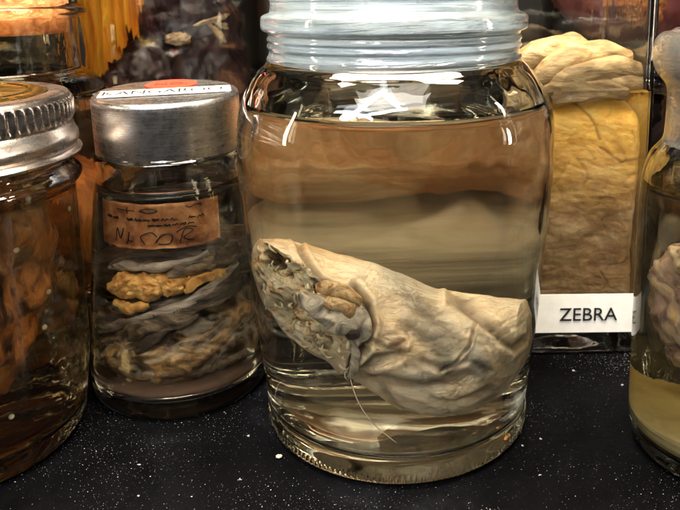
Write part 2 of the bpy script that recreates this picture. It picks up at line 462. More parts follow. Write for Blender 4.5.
    # tatters and sinews of the cut end
    rnd = random.Random(5); cream = mat_flesh('cream_sinew', [(.3, (.35, .22, .1)), (.45, (.78, .66, .45)), (.7, (.9, .84, .68))], 200, bump=.0008)
    bm = bmesh.new()
    for i in range(60):
        x = rnd.uniform(257, 348); yt = 236 + max(0, x - 300) * .9; yb = 290 + (x - 255) * .75
        y = rnd.uniform(yt, yb)
        base = Vector((SX(x), 0, SZ(y)))
        # put on cut plane
        yy = p0.y - ((base.x - p0.x) * pn.x + (base.z - p0.z) * pn.z) / pn.y
        a = rnd.gauss(1.9, .5); L_ = rnd.uniform(.0015, .0050); r_ = rnd.uniform(.0002, .0006)
        P0 = Vector((base.x, yy, base.z)) + pn * .0006
        P = [P0 + Vector((math.cos(a) * L_ * t, 0, math.sin(a) * L_ * t)) + pn * (.0012 * math.sin(PI * t) + rnd.uniform(-.0004, .0006)) for t in (0, .33, .66, 1)]
        tube_bm(spline(P, 5), lambda t, r_=r_, q=rnd.uniform(0, 9): r_ * (.25 + .8 * math.sin(PI * min(1, t * .9 + .05))) * (1 + .5 * noise.noise(Vector((t * 6, q, 1)))), 7, bm)
    obj('sinews', bm, cream, root)
    hair = M('pale_thread'); hair.pbsdf((.62, .55, .42), .5)
    pts = [(SX(345), -.023, SZ(352)), (SX(352), -.0265, SZ(372)), (SX(366), -.029, SZ(392)), (SX(392), -.031, SZ(412))]
    obj('loose_thread', tube_bm(spline(pts, 8), .00016, 6), hair.m, root)
    return root
central_specimen()

# ================================================================== TEXT
def text_mesh(name, s, size, mat, parent, mat4, bend=None, align='CENTER', extr=.00006, sx=1.0):
    cu = bpy.data.curves.new(name + '_curve', 'FONT'); cu.body = s; cu.size = size; cu.align_x = align; cu.align_y = 'CENTER'; cu.extrude = extr
    cu.resolution_u = 6; cu.offset = size * .004
    o = bpy.data.objects.new('tmp', cu); C.objects.link(o)
    bpy.context.view_layer.update()
    me = bpy.data.meshes.new_from_object(o.evaluated_get(bpy.context.evaluated_depsgraph_get()))
    bpy.data.objects.remove(o)
    me.transform(Matrix.Diagonal((sx, 1, 1, 1)))
    if bend:
        for v in me.vertices:
            t = v.co.x / bend; r = bend + v.co.z
            v.co = Vector((math.sin(t) * r, -math.cos(t) * r, v.co.y))
    me.transform(mat4)
    me.materials.clear()
    return link(name, me, mat, parent, smooth=False)
ink = M('black_ink'); ink.pbsdf((.012, .012, .012), .5)
pap = M('white_label_paper'); pap.pbsdf(pap.ramp(pap.noise(180, 4, .6, 0, vec=pap.co()), [(.3, (.70, .70, .68)), (.7, (.82, .82, .80))]), .55)

# ================================================================== KANGAROO JAR
kb = ground(181, 371)
KD = prof_from_px(kb, [(162, 71), (176, 73.5), (200, 76), (240, 79.5), (290, 83), (330, 85.5), (352, 86.5)])
kr = KD[-1][0]
KZ = lambda y: onY(X0, y - 7, kb.y).z
outer = smooth_prof([(kr * .86, .0004), (kr * .93, 0), (kr * .985, .0026), (kr * 1.0, .006), (kr * 1.0, .010)] + KD[::-1] + [(KD[0][0] + .0006, KZ(156)), (KD[0][0] - .0006, KZ(151)), (KD[0][0] - .0014, KZ(146)), (KD[0][0] - .0014, KZ(128))], 5)
kj = thing('specimen_jar', (kb.x, kb.y, 0), 'medium glass jar with brushed steel lid bearing a white strip and a red dot', 'jar', rz=-R(0))
kg, ki, kbase = jar_glass('glass_body', outer, .0028, .0065, kj, glass, seg=200, heel=.005, punt=.0025)
fl_k = mat_fluid('brownish_fluid', (.80, .60, .36), 8)
KLEV = KZ(182)
fluid_in('preserving_fluid', ki, kbase, .0065, KLEV, kj, fl_k)
steel = M('brushed_steel')
sv = steel.co(1, 1, 120)
st = steel.noise(40, 6, .7, 0, vec=sv); dirt = steel.noise(320, 6, .75, 0, vec=steel.co())
steel.pbsdf(steel.mix(steel.ramp(steel.noise(700, 4, .7, 0, vec=steel.co()), [(.60, 0.), (.70, .5)]), (.62, .60, .59), (.22, .18, .16)), steel.ramp(steel.math('ADD', steel.math('MULTIPLY', st, .6), steel.math('MULTIPLY', dirt, .4)), [(.35, .20), (.65, .36)]), metal=1, normal=steel.bump(st, .0002, .2))
lr = .0300
zt, zb = KZ(95), KZ(151)
LR = prof_from_px(kb, [(97, 71.5), (150, 70.5)])
r1, r2 = LR[0][0], LR[1][0]
lid = smooth_prof([(0, zt, 'c'), (r1 * .85, zt, 'c'), (r1 * .93, zt + .0001), (r1 * .98, zt - .0007), (r1, zt - .0026), (r1, zt - .009), (r2 * 1.0, zb + .001, 'c'), (r2 * .99, zb - .0002), (r2 - .0012, zb, 'c'), (r2 - .0012, zt - .004, 'c'), (0, zt - .0015)], 4)
lidM = Matrix.Translation((0, 0, (zt + zb) / 2)) @ Matrix.Rotation(R(3), 4, 'X') @ Matrix.Translation((0, 0, -(zt + zb) / 2))
kl = obj('lid', lathe(lid, 192), steel.m, kj, matrix=lidM)
# white strip with the name, red dot
a = R(13)
bm = bmesh.new(); bmesh.ops.create_cube(bm, size=1, matrix=Matrix.Translation((.001, -.0035, zt + .0004)) @ Matrix.Rotation(a, 4, 'Z') @ Matrix.Diagonal((.0485, .0125, .0002, 1)))
lab = obj('label_strip', bm, pap.m, kj, smooth=False, matrix=lidM)
text_mesh('lettering', 'KANGAROO', .0106, ink.m, lab, lidM @ Matrix.Translation((.000, -.0035, zt + .00058)) @ Matrix.Rotation(a, 4, 'Z'), sx=.74)
red = M('red_sticker'); red.pbsdf((.80, .035, .015), .45)
bm = bmesh.new(); bmesh.ops.create_cone(bm, cap_ends=True, segments=64, radius1=.0102, radius2=.0102, depth=.0002, matrix=Matrix.Translation((-.0015, .0130, zt + .00032)))
rs = obj('round_sticker', bm, red.m, kj, smooth=False, matrix=lidM)
ink2 = M('faded_ink'); ink2.pbsdf((.12, .01, .01), .6)
text_mesh('lettering', 'NO.', .0062, ink2.m, rs, lidM @ Matrix.Translation((-.0015, .0130, zt + .0005)) @ Matrix.Rotation(a, 4, 'Z'), sx=1.2)

# handwritten tag inside the fluid
tagm = M('stained_paper')
tagm.pbsdf(tagm.ramp(tagm.noise(120, 5, .65, .5, vec=tagm.co()), [(.34, (.16, .05, .018)), (.5, (.50, .20, .07)), (.66, (.74, .40, .17))]), .8)
ptr = KD[2][0] - .0070
z0, z1 = KZ(232), KZ(191)
bm = bmesh.new(); grid = []
for j in range(13):
    row = []
    for i in range(49):
        t = -.98 + 1.96 * i / 48
        edge = .0006 * noise.noise(Vector((t * 4, j * .4, 3)))
        zz = z0 + (z1 - z0) * j / 12 + (edge if j in (0, 12) else 0)
        row.append(bm.verts.new((math.sin(t) * ptr, -math.cos(t) * ptr, zz)))
    grid.append(row)
for a_, b_ in zip(grid, grid[1:]):
    for k in range(48): bm.faces.new((a_[k], a_[k + 1], b_[k + 1], b_[k]))
bmesh.ops.solidify(bm, geom=bm.faces[:], thickness=.0002)
tg = thing('paper_tag', (kb.x, kb.y, 0), 'brown stained paper tag with handwriting, upright in the fluid under the steel lid', 'tag')
obj('paper', bm, tagm.m, tg)
bm = bmesh.new()
def stroke(pts, r=.00018):
    r = min(r, .00020)
    P = []
    for u, w in spline([(x, y, 0) for x, y in pts], 5) and [(q.x, q.y) for q in spline([(x, y, 0) for x, y in pts], 5)]:
        t = u; P.append((math.sin(t) * (ptr + .00035), -math.cos(t) * (ptr + .00035), z0 + (z1 - z0) * w))
    tube_bm(P, r, 5, bm)
def loopy(x0, x1, y, h, n, seed):
    rr = random.Random(seed); k = 0; x = x0
    while x < x1:
        w = (x1 - x0) / n
        if rr.random() < .22: x += w; continue
        m_ = 2 + rr.randint(0, 2); pts = []
        for i in range(m_ * 2 + 1):
            pts.append((x + w * .8 * i / (m_ * 2), y + (h * rr.uniform(.3, 1) if i % 2 else -h * rr.uniform(0, .6))))
        stroke(pts, .00016); x += w
stroke([(-.62, .86), (-.45, .84), (-.3, .85)]); stroke([(-.42, .92), (-.42, .78)])
stroke([(-.22, .84), (-.1, .90), (.05, .85), (-.08, .80), (-.22, .84)])
stroke([(.45, .92), (.52, .88), (.6, .93), (.7, .9)])
loopy(-.82, .62, .64, .05, 11, 3); loopy(-.1, .7, .52, .04, 7, 9)
stroke([(-.66, .12), (-.62, .42), (-.56, .2), (-.5, .44)], .0003); stroke([(-.44, .1), (-.4, .36), (-.42, .2), (-.36, .15)], .0003)
stroke([(-.16, .12), (-.22, .28), (-.06, .38), (.02, .28)], .0003); stroke([(.0, .14), (.1, .32), (.24, .3), (.2, .12), (.04, .12)], .0003)
stroke([(.34, .1), (.42, .4), (.54, .36), (.4, .22), (.56, .12)], .0003); stroke([(.3, .36), (.46, .46), (.6, .42)], .00025)
obj('handwriting', bm, ink.m, tg)

# ---- the kangaroo specimen
kw = thing('organ_specimen', (kb.x, kb.y, 0), 'dark folded organ with ochre fat lumps, inside the steel lidded jar', 'specimen')
kflesh = mat_flesh('veined_brown_tissue', [(.34, (.008, .006, .005)), (.46, (.06, .034, .015)), (.54, (.26, .15, .06)), (.62, (.62, .36, .12)), (.74, (.75, .58, .34))], 42, (1, 1, 1.2), 1.4, .0016, vein=((.5, .42, .3), .5), rough=.4)
kgrey = mat_flesh('grey_skin_fold', [(.3, (.010, .008, .006)), (.46, (.045, .034, .025)), (.56, (.16, .12, .08)), (.68, (.50, .40, .27))], 60, (.4, 1, 2.5), 1.5, .0014, rough=.35)
kfat = mat_flesh('ochre_fat', [(.34, (.14, .055, .012)), (.46, (.55, .26, .06)), (.56, (.80, .48, .15)), (.7, (.90, .70, .38))], 80, bump=.001, rough=.4)
def kd(a, s, rg=.4):
    return lambda n, p, o: a * fbm(n + o, s, 4) + a * rg * (ridged(n * 1.3 + o, s * 1.5, 4) - 1)
KB = KD[3][0] - .0045
def kblob(name, x, y, dy, rad, mat, rot=(0, 0, 0), a=.0025, s=1.6, seed=1, sub=5):
    px = (x - 172) * .00038 / 1.3
    return blob(name, (px, dy, KZ(y) ), rad, mat, kw, sub, kd(a, s), rot, seed, bound=KB)
kblob('main_mass', 178, 330, .0, (.0285, .0235, .0180), kflesh, (0, -R(4), 0), .0032, 1.8, 1, 6)
kblob('back_mass', 172, 275, .010, (.0265, .0150, .0150), kgrey, (0, -R(6), 0), .0026, 1.9, 2)
kblob('skin_fold', 150, 300, -.0165, (.0210, .0045, .0036), kgrey, (0, -R(17), -R(16)), .0018, 1.7, 3)
kblob('skin_fold', 215, 283, -.0160, (.0200, .0055, .0034), kgrey, (0, -R(10), R(18)), .0018, 1.7, 4)
kblob('skin_fold', 130, 318, -.0140, (.0140, .0060, .0030), kgrey, (0, -R(26), -R(30)), .0014, 1.7, 11)
kblob('skin_fold', 190, 250, -.0125, (.0230, .0080, .0026), kgrey, (0, -R(3), 0), .0014, 1.7, 5)
kblob('skin_fold', 238, 246, -.0120, (.0075, .0065, .0050), kgrey, (0, 0, 0), .0014, 1.7, 6)
kblob('fat_lump', 158, 268, -.0195, (.0066, .0052, .0050), kfat, (0, R(12), 0), .0014, 1.5, 7)
kblob('fat_lump', 134, 268, -.0180, (.0066, .0046, .0046), kfat, (0, -R(10), 0), .0014, 1.5, 8)
kblob('fat_lump', 184, 266, -.0190, (.0062, .0048, .0046), kfat, (0, 0, 0), .0014, 1.5, 9)
kblob('fat_lump', 205, 262, -.0160, (.0080, .0040, .0034), kfat, (0, -R(14), R(10)), .0016, 1.5, 10)

def rope(pts, r, mat, seed, name='skin_fold'):
    sp = []
    for x, y, dy in pts:
        sp.append(((x - 172) * .00038 / 1.3, dy, KZ(y)))
    bm = tube_bm(spline(sp, 12), lambda q: r * (.35 + .65 * math.sin(PI * (q * .9 + .05)) ** .7) * (1 + .35 * noise.noise(Vector((q * 7, seed, 1)))), 20)
    for v_ in bm.verts:
        q = v_.co * 220; v_.co += Vector((noise.noise(q), noise.noise(q + Vector((9, 1, 1))), noise.noise(q + Vector((1, 9, 1))))) * r * .55; v_.co += Vector((0, noise.noise(v_.co * 80), noise.noise(v_.co * 80 + Vector((4, 4, 4))))) * r * .5
        d_ = math.hypot(v_.co.x, v_.co.y)
        if d_ > .0262: v_.co.x *= .0262 / d_; v_.co.y *= .0262 / d_
    return obj(name, bm, mat, kw)
kmid = mat_flesh('taupe_fold', [(.3, (.05, .04, .035)), (.45, (.24, .19, .15)), (.56, (.48, .40, .31)), (.7, (.70, .60, .46))], 70, (.5, 1, 2), 1.6, .0014, rough=.35)
kdark = mat_flesh('dark_brown_fold', [(.34, (.010, .008, .006)), (.46, (.06, .038, .022)), (.56, (.22, .15, .09)), (.68, (.50, .38, .24))], 60, (.7, 1, 1.5), 2.2, .0018, rough=.3)
rope([(92, 330, -.012), (118, 318, -.018), (150, 302, -.0235), (190, 292, -.0240), (228, 280, -.020), (262, 268, -.012)], .0030, kdark, 1)
rope([(92, 318, -.012), (125, 303, -.020), (160, 292, -.0240), (200, 284, -.0235), (235, 268, -.018), (262, 258, -.010)], .0019, kmid, 2)
rope([(95, 348, -.012), (120, 330, -.019), (150, 316, -.0240), (185, 302, -.0245), (215, 296, -.022)], .0024, kdark, 3)
rope([(112, 256, -.013), (140, 250, -.019), (175, 249, -.022), (210, 244, -.020), (245, 238, -.014)], .0016, kmid, 4)
rope([(180, 256, -.021), (205, 254, -.021), (230, 250, -.018), (250, 248, -.012)], .0024, kdark, 5)
rope([(200, 272, -.0225), (222, 262, -.021), (246, 262, -.015)], .0020, kfat, 6, 'fat_lump')
rope([(116, 284, -.018), (135, 286, -.0215), (160, 283, -.0225)], .0018, kfat, 7, 'fat_lump')
rope([(228, 240, -.018), (240, 236, -.016), (250, 240, -.013)], .0030, kgrey, 8)
# pale vessels spread over the main mass
rnd = random.Random(12); bm = bmesh.new()
for i in range(26):
    x = rnd.uniform(110, 225); y = rnd.uniform(306, 372); a_ = rnd.gauss(-.5, .7); L_ = rnd.uniform(14, 46); P = []
    for q in range(6):
        xx = x + math.cos(a_) * L_ * q / 5 + rnd.uniform(-3, 3); yy = y + math.sin(a_) * L_ * q / 5 + rnd.uniform(-3, 3)
        X_ = (xx - 172) * .00038 / 1.3; Z_ = KZ(yy); zc_ = KZ(330)
        e = 1 - (X_ / .0285) ** 2 - ((Z_ - zc_) / .018) ** 2
        P.append((X_, -.0236 * math.sqrt(max(.05, e)) - .0006, Z_))
    tube_bm(spline(P, 4), lambda q, w_=rnd.uniform(.00018, .00045): w_ * (1 - .6 * q), 6, bm)
sdm = mat_flesh('lit_floor_pink', [(.3, (.07, .038, .022)), (.7, (.19, .11, .065))], 40, bump=.0004, rough=.7)  # pinkish disc stands in for the lit inner floor of the jar
obj('glow_layer', lathe([(0, .0074), (kr - .0052, .0074), (kr - .0042, .0084), (kr - .0046, .0098), (kr - .010, .0094), (0, .0096)], 96), sdm, kw)

# ================================================================== MASON JAR
mb = ground(-34, 430)
MZ = lambda y: onY(X0, y, mb.y).z
mr = .0425
zl = MZ(91)                      # lid top level
zbt = MZ(150)
outer = smooth_prof([(.0330, .0004), (.0358, 0), (.0385, .0030), (.0400, .007), (.0408, .013), (mr, .03), (mr, .06), (mr, zbt - .020), (mr, zbt - .014),
                     (mr + .0006, zbt - .0120), (mr + .0022, zbt - .0100), (mr + .0022, zbt - .0082), (mr + .0002, zbt - .0060), (mr - .0012, zbt - .0035), (mr - .0012, zbt + .004), (mr - .0012, zl - .004)], 5)
def mason_fn(r, z, t):
    if z < .012 and r > .036:
        # raised lettering-like relief round the heel
        k = math.exp(-((z - .006) / .0032) ** 2)
        r += .0006 * k * max(-.2, noise.noise(Vector((math.cos(t) * 12, math.sin(t) * 12, z * 500))))
    return r, z
mj = thing('canning_jar', (mb.x, mb.y, 0), 'canning jar of dark brown flesh with gold disc in its ribbed lid', 'jar')
mg, mi, mbase = jar_glass('glass_body', outer, .0032, .0075, mj, glass_gold, mason_fn, seg=480, heel=.006, punt=.003)
fl_m = mat_fluid('amber_fluid', (.92, .72, .34), 12)
fluid_in('preserving_fluid', mi, mbase, .0075, zbt - .009, mj, fl_m)
zinc = M('dull_zinc'); zd = zinc.noise(90, 6, .7, .3, vec=zinc.co(1, 1, 3))
zinc.pbsdf(zinc.ramp(zd, [(.35, (.40, .35, .33)), (.6, (.56, .51, .48)), (.8, (.64, .60, .56))]), zinc.ramp(zd, [(.3, .24), (.7, .32)]), metal=1, normal=zinc.bump(zinc.noise(500, 4, .7, 0, vec=zinc.co()), .0003, .3))
br = mr + .0008
band = smooth_prof([(br - .0074, zl - .0006, 'c'), (br - .0070, zl, 'c'), (br - .0035, zl + .0002), (br - .0012, zl - .0003), (br - .0002, zl - .0016), (br, zl - .003), (br, zl - .0095), (br - .0003, zl - .0105), (br + .0004, zl - .0125),
                    (br + .0015, zl - .0150), (br + .0012, zl - .0175), (br + .0004, zl - .0190), (br + .0016, zl - .0205), (br + .0024, zbt - .0002), (br + .0018, zbt - .0014), (br + .0006, zbt - .0010, 'c'),
                    (br - .0006, zbt + .001, 'c'), (br - .0008, zl - .004), (br - .0030, zl - .0014), (br - .0073, zl - .0014, 'c'), (br - .0074, zl - .0006, 'c')], 4)
def knurl(r, z, t):
    if zl - .0096 < z < zl - .0018 and r > br - .0006:
        k = min(1, (z - (zl - .0096)) / .001, ((zl - .0018) - z) / .0008)
        r += .00075 * max(0, k) * (math.sin(t * 84))
    return r, z
obj('screw_band', lathe(band, 672, knurl), zinc.m, mj)
gold = M('gold_lacquer'); gold.pbsdf((.70, .54, .16), .2, metal=1, normal=gold.bump(gold.noise(140, 5, .65, .6, vec=gold.co()), .0012, .6))
dr = br - .0068
disc = smooth_prof([(0, zl + .0002, 'c'), (dr * .45, zl + .0002), (dr * .50, zl + .0008), (dr * .55, zl + .0002), (dr * .78, zl + .0002), (dr * .82, zl + .0011), (dr * .86, zl + .0003), (dr * .90, zl + .0009), (dr * .97, zl + .0001, 'c'), (dr * .97, zl - .0006, 'c'), (0, zl - .0006)], 5)
dg = obj('lid_disc', lathe(disc, 160), gold.m, mj)
mw = thing('organ_specimen', (mb.x, mb.y, 0), 'dark brown fibrous mass pressed inside the canning jar', 'specimen')
mfl = mat_flesh('dark_brown_muscle', [(.34, (.008, .004, .002)), (.46, (.08, .032, .012)), (.54, (.32, .13, .04)), (.64, (.60, .31, .10)), (.8, (.60, .42, .2))], 34, (1.4, 1.4, .5), 2.2, .002, vein=((.45, .22, .08), .35), rough=.35)
blob('muscle', (-.003, -.001, .062), (.0275, .0270, .046), mfl, mw, 6, kd(.0050, 1.4, .5), (0, R(10), 0), 3, bound=.0345)
blob('muscle', (-.012, -.010, .040), (.0190, .0190, .028), mfl, mw, 5, kd(.0035, 1.6, .5), (0, -R(14), 0), 8, bound=.0365)
bub = M('air_bubble'); bub.pbsdf((.9, .85, .75), .05, trans=.6, ior=1.3)
for (x, y) in ((12, 245), (42, 287), (38, 322), (60, 205), (6, 410), (22, 192)):
    d = ray(x, y)
    # point on the inner wall of the jar seen at that pixel
    ox, oy = -mb.x, -mb.y; A = d.x ** 2 + d.y ** 2; B = 2 * (ox * d.x + oy * d.y); Cc = ox * ox + oy * oy - .0385 ** 2
    disc_ = B * B - 4 * A * Cc
    if disc_ < 0: continue
    t = (-B - math.sqrt(disc_)) / (2 * A); p = CAM + d * t
    o = blob('bubble', (p.x, p.y, p.z), (.0009, .0009, .0009), bub.m, None, 3, None)
    o.name = 'bubble'; tag(o, 'tiny air bubble clinging inside the canning jar', 'bubble', 'bubbles clinging inside the canning jar')

# ================================================================== ZEBRA JAR (flat sided)
def rrect(a, b, rc, n=14, support=False):
    pts = []
    for cx, cy, s in ((1, -1, -90), (1, 1, 0), (-1, 1, 90), (-1, -1, 180)):
        for k in range(n + 1):
            t = R(s + 90 * k / n); pts.append((cx * (a - rc) + rc * math.cos(t), cy * (b - rc) + rc * math.sin(t)))
        t = R(s + 90); e_ = min(.0012, .3 * min(a - rc, b - rc)); px, py = pts[-1]
        if support: pts.insert(len(pts) - n - 1, (pts[-n - 1][0] + math.sin(R(s)) * e_, pts[-n - 1][1] - math.cos(R(s)) * e_)); pts.append((px - math.sin(t) * e_, py + math.cos(t) * e_))
    return pts
def rloft(prof, a, b, rc, n=14, sub=1):
    bm = bmesh.new(); rings = []
    for ins, z in prof:
        if ins is None:
            rings.append([bm.verts.new((0, 0, z))]); continue
        k = max(.05, (1 - ins / a))
        rings.append([bm.verts.new((x, y, z)) for x, y in rrect(a - ins, b - ins, max(rc - ins, rc * .25, .0008), n, True)])
    for p, q in zip(rings, rings[1:]):
        N = max(len(p), len(q))
        for i in range(N):
            j = (i + 1) % N
            if len(p) == 1: bm.faces.new((p[0], q[i], q[j]))
            elif len(q) == 1: bm.faces.new((p[i], q[0], p[j]))
            else: bm.faces.new((p[i], p[j], q[j], q[i]))
    return bm
zx0, zx1 = .0515, .1150
za, zbh, zrc = (zx1 - zx0) / 2, .034, .006
zfront = .2885; zc = Vector(((zx0 + zx1) / 2, zfront + zbh, 0))
ZZ = lambda y: onY(X0, y, zfront).z
zj = thing('specimen_jar', zc, 'flat sided museum jar with a white strip label, holding an orange brown hide', 'jar')
ztop = .168
pr = [(None, .0015), (za * .7, .0015), (.004, .0004), (.0018, .0004), (.0004, .0018), (0, .0045), (0, .0055), (0, .08), (0, ztop - .005), (0, ztop - .004), (.0006, ztop - .001), (.0016, ztop), (.0026, ztop - .001),
      (.0030, ztop - .004), (.0030, ztop - .005), (.0030, .08), (.0030, .0145), (.0030, .013), (.0038, .0105), (.0055, .0090), (za * .7, .0085), (None, .0085)]
obj('glass_body', rloft(pr, za, zbh, zrc), glass, zj)
fl_z = mat_fluid('orange_amber_fluid', (.97, .68, .22), 9)
zlev = ZZ(95)
obj('preserving_fluid', rloft([(None, .0082), (za * .7, .0082), (.0052, .0087), (.0035, .0102), (.0027, .013), (.0027, .0145), (.0027, .06), (.0027, zlev - .0008), (.0027, zlev + .0004), (.0036, zlev), (za * .7, zlev), (None, zlev)], za, zbh, zrc), fl_z, zj)
lz0, lz1 = ZZ(334.5), ZZ(296.5)
bm = bmesh.new()
rr_ = rrect(za + .00018, zbh + .00018, zrc, 14)
idx = list(range(len(rr_)))
# front run: from the left part of the front face round the right corner
seq = [(-(.0300), -(zbh + .00018))] + [p for p in rr_[:15]] + [(za + .00018, -zbh + zrc + .004)]
grid = [[bm.verts.new((x, y, z)) for x, y in seq] for z in (lz0, lz1)]
for k in range(len(seq) - 1): bm.faces.new((grid[0][k], grid[0][k + 1], grid[1][k + 1], grid[1][k]))
bmesh.ops.recalc_face_normals(bm, faces=bm.faces[:])
bmesh.ops.solidify(bm, geom=bm.faces[:], thickness=-.00018)
zl_ = obj('label_strip', bm, pap.m, zj, smooth=False)
tx = onY(585.5, 317, zfront)
text_mesh('lettering', 'ZEBRA', .0083, ink.m, zl_, Matrix.Translation((tx.x - zc.x, -(zbh + .0006), tx.z)) @ Matrix.Rotation(R(90), 4, 'X'), sx=1.0)

zw = thing('hide_specimen', zc, 'orange brown wrinkled hide folded over at the top, inside the flat sided jar', 'specimen')
zm = M('backlit_hide')
v = zm.co(.7, 1, 1.3, rot=(0, .25, 0)); n1 = zm.noise(40, 8, .62, 1.8, vec=v); n2 = zm.noise(300, 5, .6, .6, vec=v)
f = zm.math('ADD', zm.math('MULTIPLY', n1, .75), zm.math('MULTIPLY', n2, .25))
ca = zm.ramp(f, [(.3, (.60, .28, .04)), (.5, (.90, .52, .10)), (.7, (.96, .70, .22))])
cb_ = zm.ramp(f, [(.3, (.14, .075, .035)), (.46, (.32, .19, .09)), (.58, (.50, .34, .18)), (.72, (.66, .50, .30))])
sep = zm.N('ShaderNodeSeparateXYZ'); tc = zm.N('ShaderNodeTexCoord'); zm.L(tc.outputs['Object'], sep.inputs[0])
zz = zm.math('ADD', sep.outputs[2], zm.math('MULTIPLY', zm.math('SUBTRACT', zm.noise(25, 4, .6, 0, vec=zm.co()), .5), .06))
gr = zm.N('ShaderNodeMapRange'); gr.inputs[1].default_value = .058; gr.inputs[2].default_value = .098; zm.L(zz, gr.inputs[0])  # orange towards the top paints in light shining through the amber fluid
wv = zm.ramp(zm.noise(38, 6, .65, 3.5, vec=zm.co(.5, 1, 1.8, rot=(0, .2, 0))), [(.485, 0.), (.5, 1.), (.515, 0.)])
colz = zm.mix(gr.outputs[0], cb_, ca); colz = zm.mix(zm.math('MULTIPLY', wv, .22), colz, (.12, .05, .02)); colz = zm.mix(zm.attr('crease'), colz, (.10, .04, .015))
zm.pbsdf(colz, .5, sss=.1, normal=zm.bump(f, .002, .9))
def even_ring(pts, m_):
    L_ = [0]
    for i in range(len(pts)): L_.append(L_[-1] + math.hypot(pts[(i + 1) % len(pts)][0] - pts[i][0], pts[(i + 1) % len(pts)][1] - pts[i][1]))
    out = []; j = 0
    for k in range(m_):
        s_ = L_[-1] * k / m_
        while L_[j + 1] < s_: j += 1
        u = (s_ - L_[j]) / max(1e-9, L_[j + 1] - L_[j]); a_, b_ = pts[j], pts[(j + 1) % len(pts)]
        out.append((a_[0] + (b_[0] - a_[0]) * u, a_[1] + (b_[1] - a_[1]) * u))
    return out
def sheet_body():
    bm = bmesh.new(); NU, NV = 200, 240; rings = []; cr = bm.verts.layers.float.new('crease')
    ZW = wrinkles(70, -.03, .03, .012, zlev - .01, (.15, .5), .004, .015, 8)
    for j in range(NV + 1):
        z = .0105 + (zlev - .0125) * j / NV
        e = 1 - ((j / NV - .5) * 2) ** 10 * .25
        ring = []
        for x, y in even_ring(rrect((za - .0036) * e, (zbh - .006) * e, .007, 12), 420):
            n = Vector((x, y, 0)).normalized()
            q = Vector((x, y * .6, z))
            top = max(0, (z - (zlev - .016)) / .014)
            d = .0030 * fbm(q + Vector((4, 4, 4)), 26, 2) + .0007 * fbm(q, 110, 4) + .0006 * fbm(Vector((q.x * .5 + q.z * .2, q.y, q.z * 1.6)), 90, 3) - .0012 - .008 * top * top
            dark = 0
            if y < 0:
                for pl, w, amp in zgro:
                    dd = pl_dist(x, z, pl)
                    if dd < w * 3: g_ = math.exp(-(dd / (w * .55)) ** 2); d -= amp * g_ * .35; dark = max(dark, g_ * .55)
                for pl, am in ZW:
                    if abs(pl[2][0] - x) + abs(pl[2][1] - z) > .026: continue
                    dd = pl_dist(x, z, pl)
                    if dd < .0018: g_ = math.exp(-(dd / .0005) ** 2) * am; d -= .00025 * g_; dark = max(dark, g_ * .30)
            d = min(d, .0016)
            vv_ = bm.verts.new((x + n.x * d * .4, y + n.y * d * 1.3, z)); vv_[cr] = dark; ring.append(vv_)
        rings.append(ring)
    for a, b in zip(rings, rings[1:]):
        for k in range(len(a)): bm.faces.new((a[k], a[(k + 1) % len(a)], b[(k + 1) % len(a)], b[k]))
    bm.faces.new(rings[0][::-1]); bm.faces.new(rings[-1])
    return bm
def ZP(x, y): p = onY(x, y, zfront + .006); return (p.x - zc.x, p.z)
zgro = [([ZP(560, 104), ZP(572, 104), ZP(582, 110), ZP(591, 119), ZP(597, 130), ZP(600, 142)], .0010, .0020), ([ZP(600, 275), ZP(606, 285), ZP(602, 292)], .0007, .0022), ([ZP(600, 150), ZP(620, 165), ZP(650, 160)], .0011, .0015)]
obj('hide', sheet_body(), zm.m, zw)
tan = mat_flesh('tan_skin_fold', [(.32, (.08, .045, .018)), (.45, (.22, .14, .06)), (.56, (.38, .27, .13)), (.72, (.54, .42, .22))], 50, (.5, 1, 1.6), 1.8, .0018, rough=.5)
def zclamp(bm):
    for v_ in bm.verts:
        v_.co.x = max(-za + .0036, min(za - .0036, v_.co.x)); v_.co.y = max(-zbh + .0036, min(zbh - .0036, v_.co.y))
    return bm
def drape(pts, r, seed, flat=.62):
    sp = spline([(ZP(x, y)[0], dy, ZP(x, y)[1]) for x, y, dy in pts], 26)
    bm = tube_bm(sp, lambda q: r * (.45 + .55 * math.sin(PI * (q * .9 + .05)) ** .6) * (1 + .22 * noise.noise(Vector((q * 5, seed, 1)))), 48)
    for v_ in bm.verts:
        q = v_.co * 75 + Vector((seed * 3, 0, 0)); w_ = Vector((v_.co.x * 60, v_.co.y * 200, v_.co.z * 260 + v_.co.x * 90))
        v_.co += Vector((0, noise.noise(q) * .0018 + noise.noise(w_) * .0008, noise.noise(q + Vector((3, 3, 3))) * .0014 + noise.noise(w_ + Vector((7, 0, 0))) * .0007))
    return obj('skin_fold', zclamp(bm), tan, zw)
tanb = blob('skin_bundle', (0, .006, ZP(600, 80)[1]), (.0270, .0240, .0085), tan, zw, 6, kd(.0024, 1.8, .5), (0, 0, 0), 3)
for v_ in tanb.data.vertices: v_.co.x = max(-za + .0036, min(za - .0036, v_.co.x))
drape([(524, 76, -.016), (540, 64, -.014), (565, 57, -.010), (590, 55, -.004), (606, 62, .0)], .0070, 1)
drape([(534, 92, -.022), (556, 76, -.021), (580, 64, -.017), (612, 60, -.011), (650, 66, -.008)], .0062, 2)
drape([(546, 98, -.0255), (566, 86, -.026), (590, 77, -.025), (625, 74, -.022), (660, 82, -.018)], .0056, 4)
drape([(552, 103, -.0275), (572, 95, -.0285), (592, 91, -.0285), (612, 92, -.0280), (626, 98, -.0270)], .0042, 5)
drape([(600, 90, -.024), (625, 86, -.023), (660, 92, -.020)], .0050, 6)

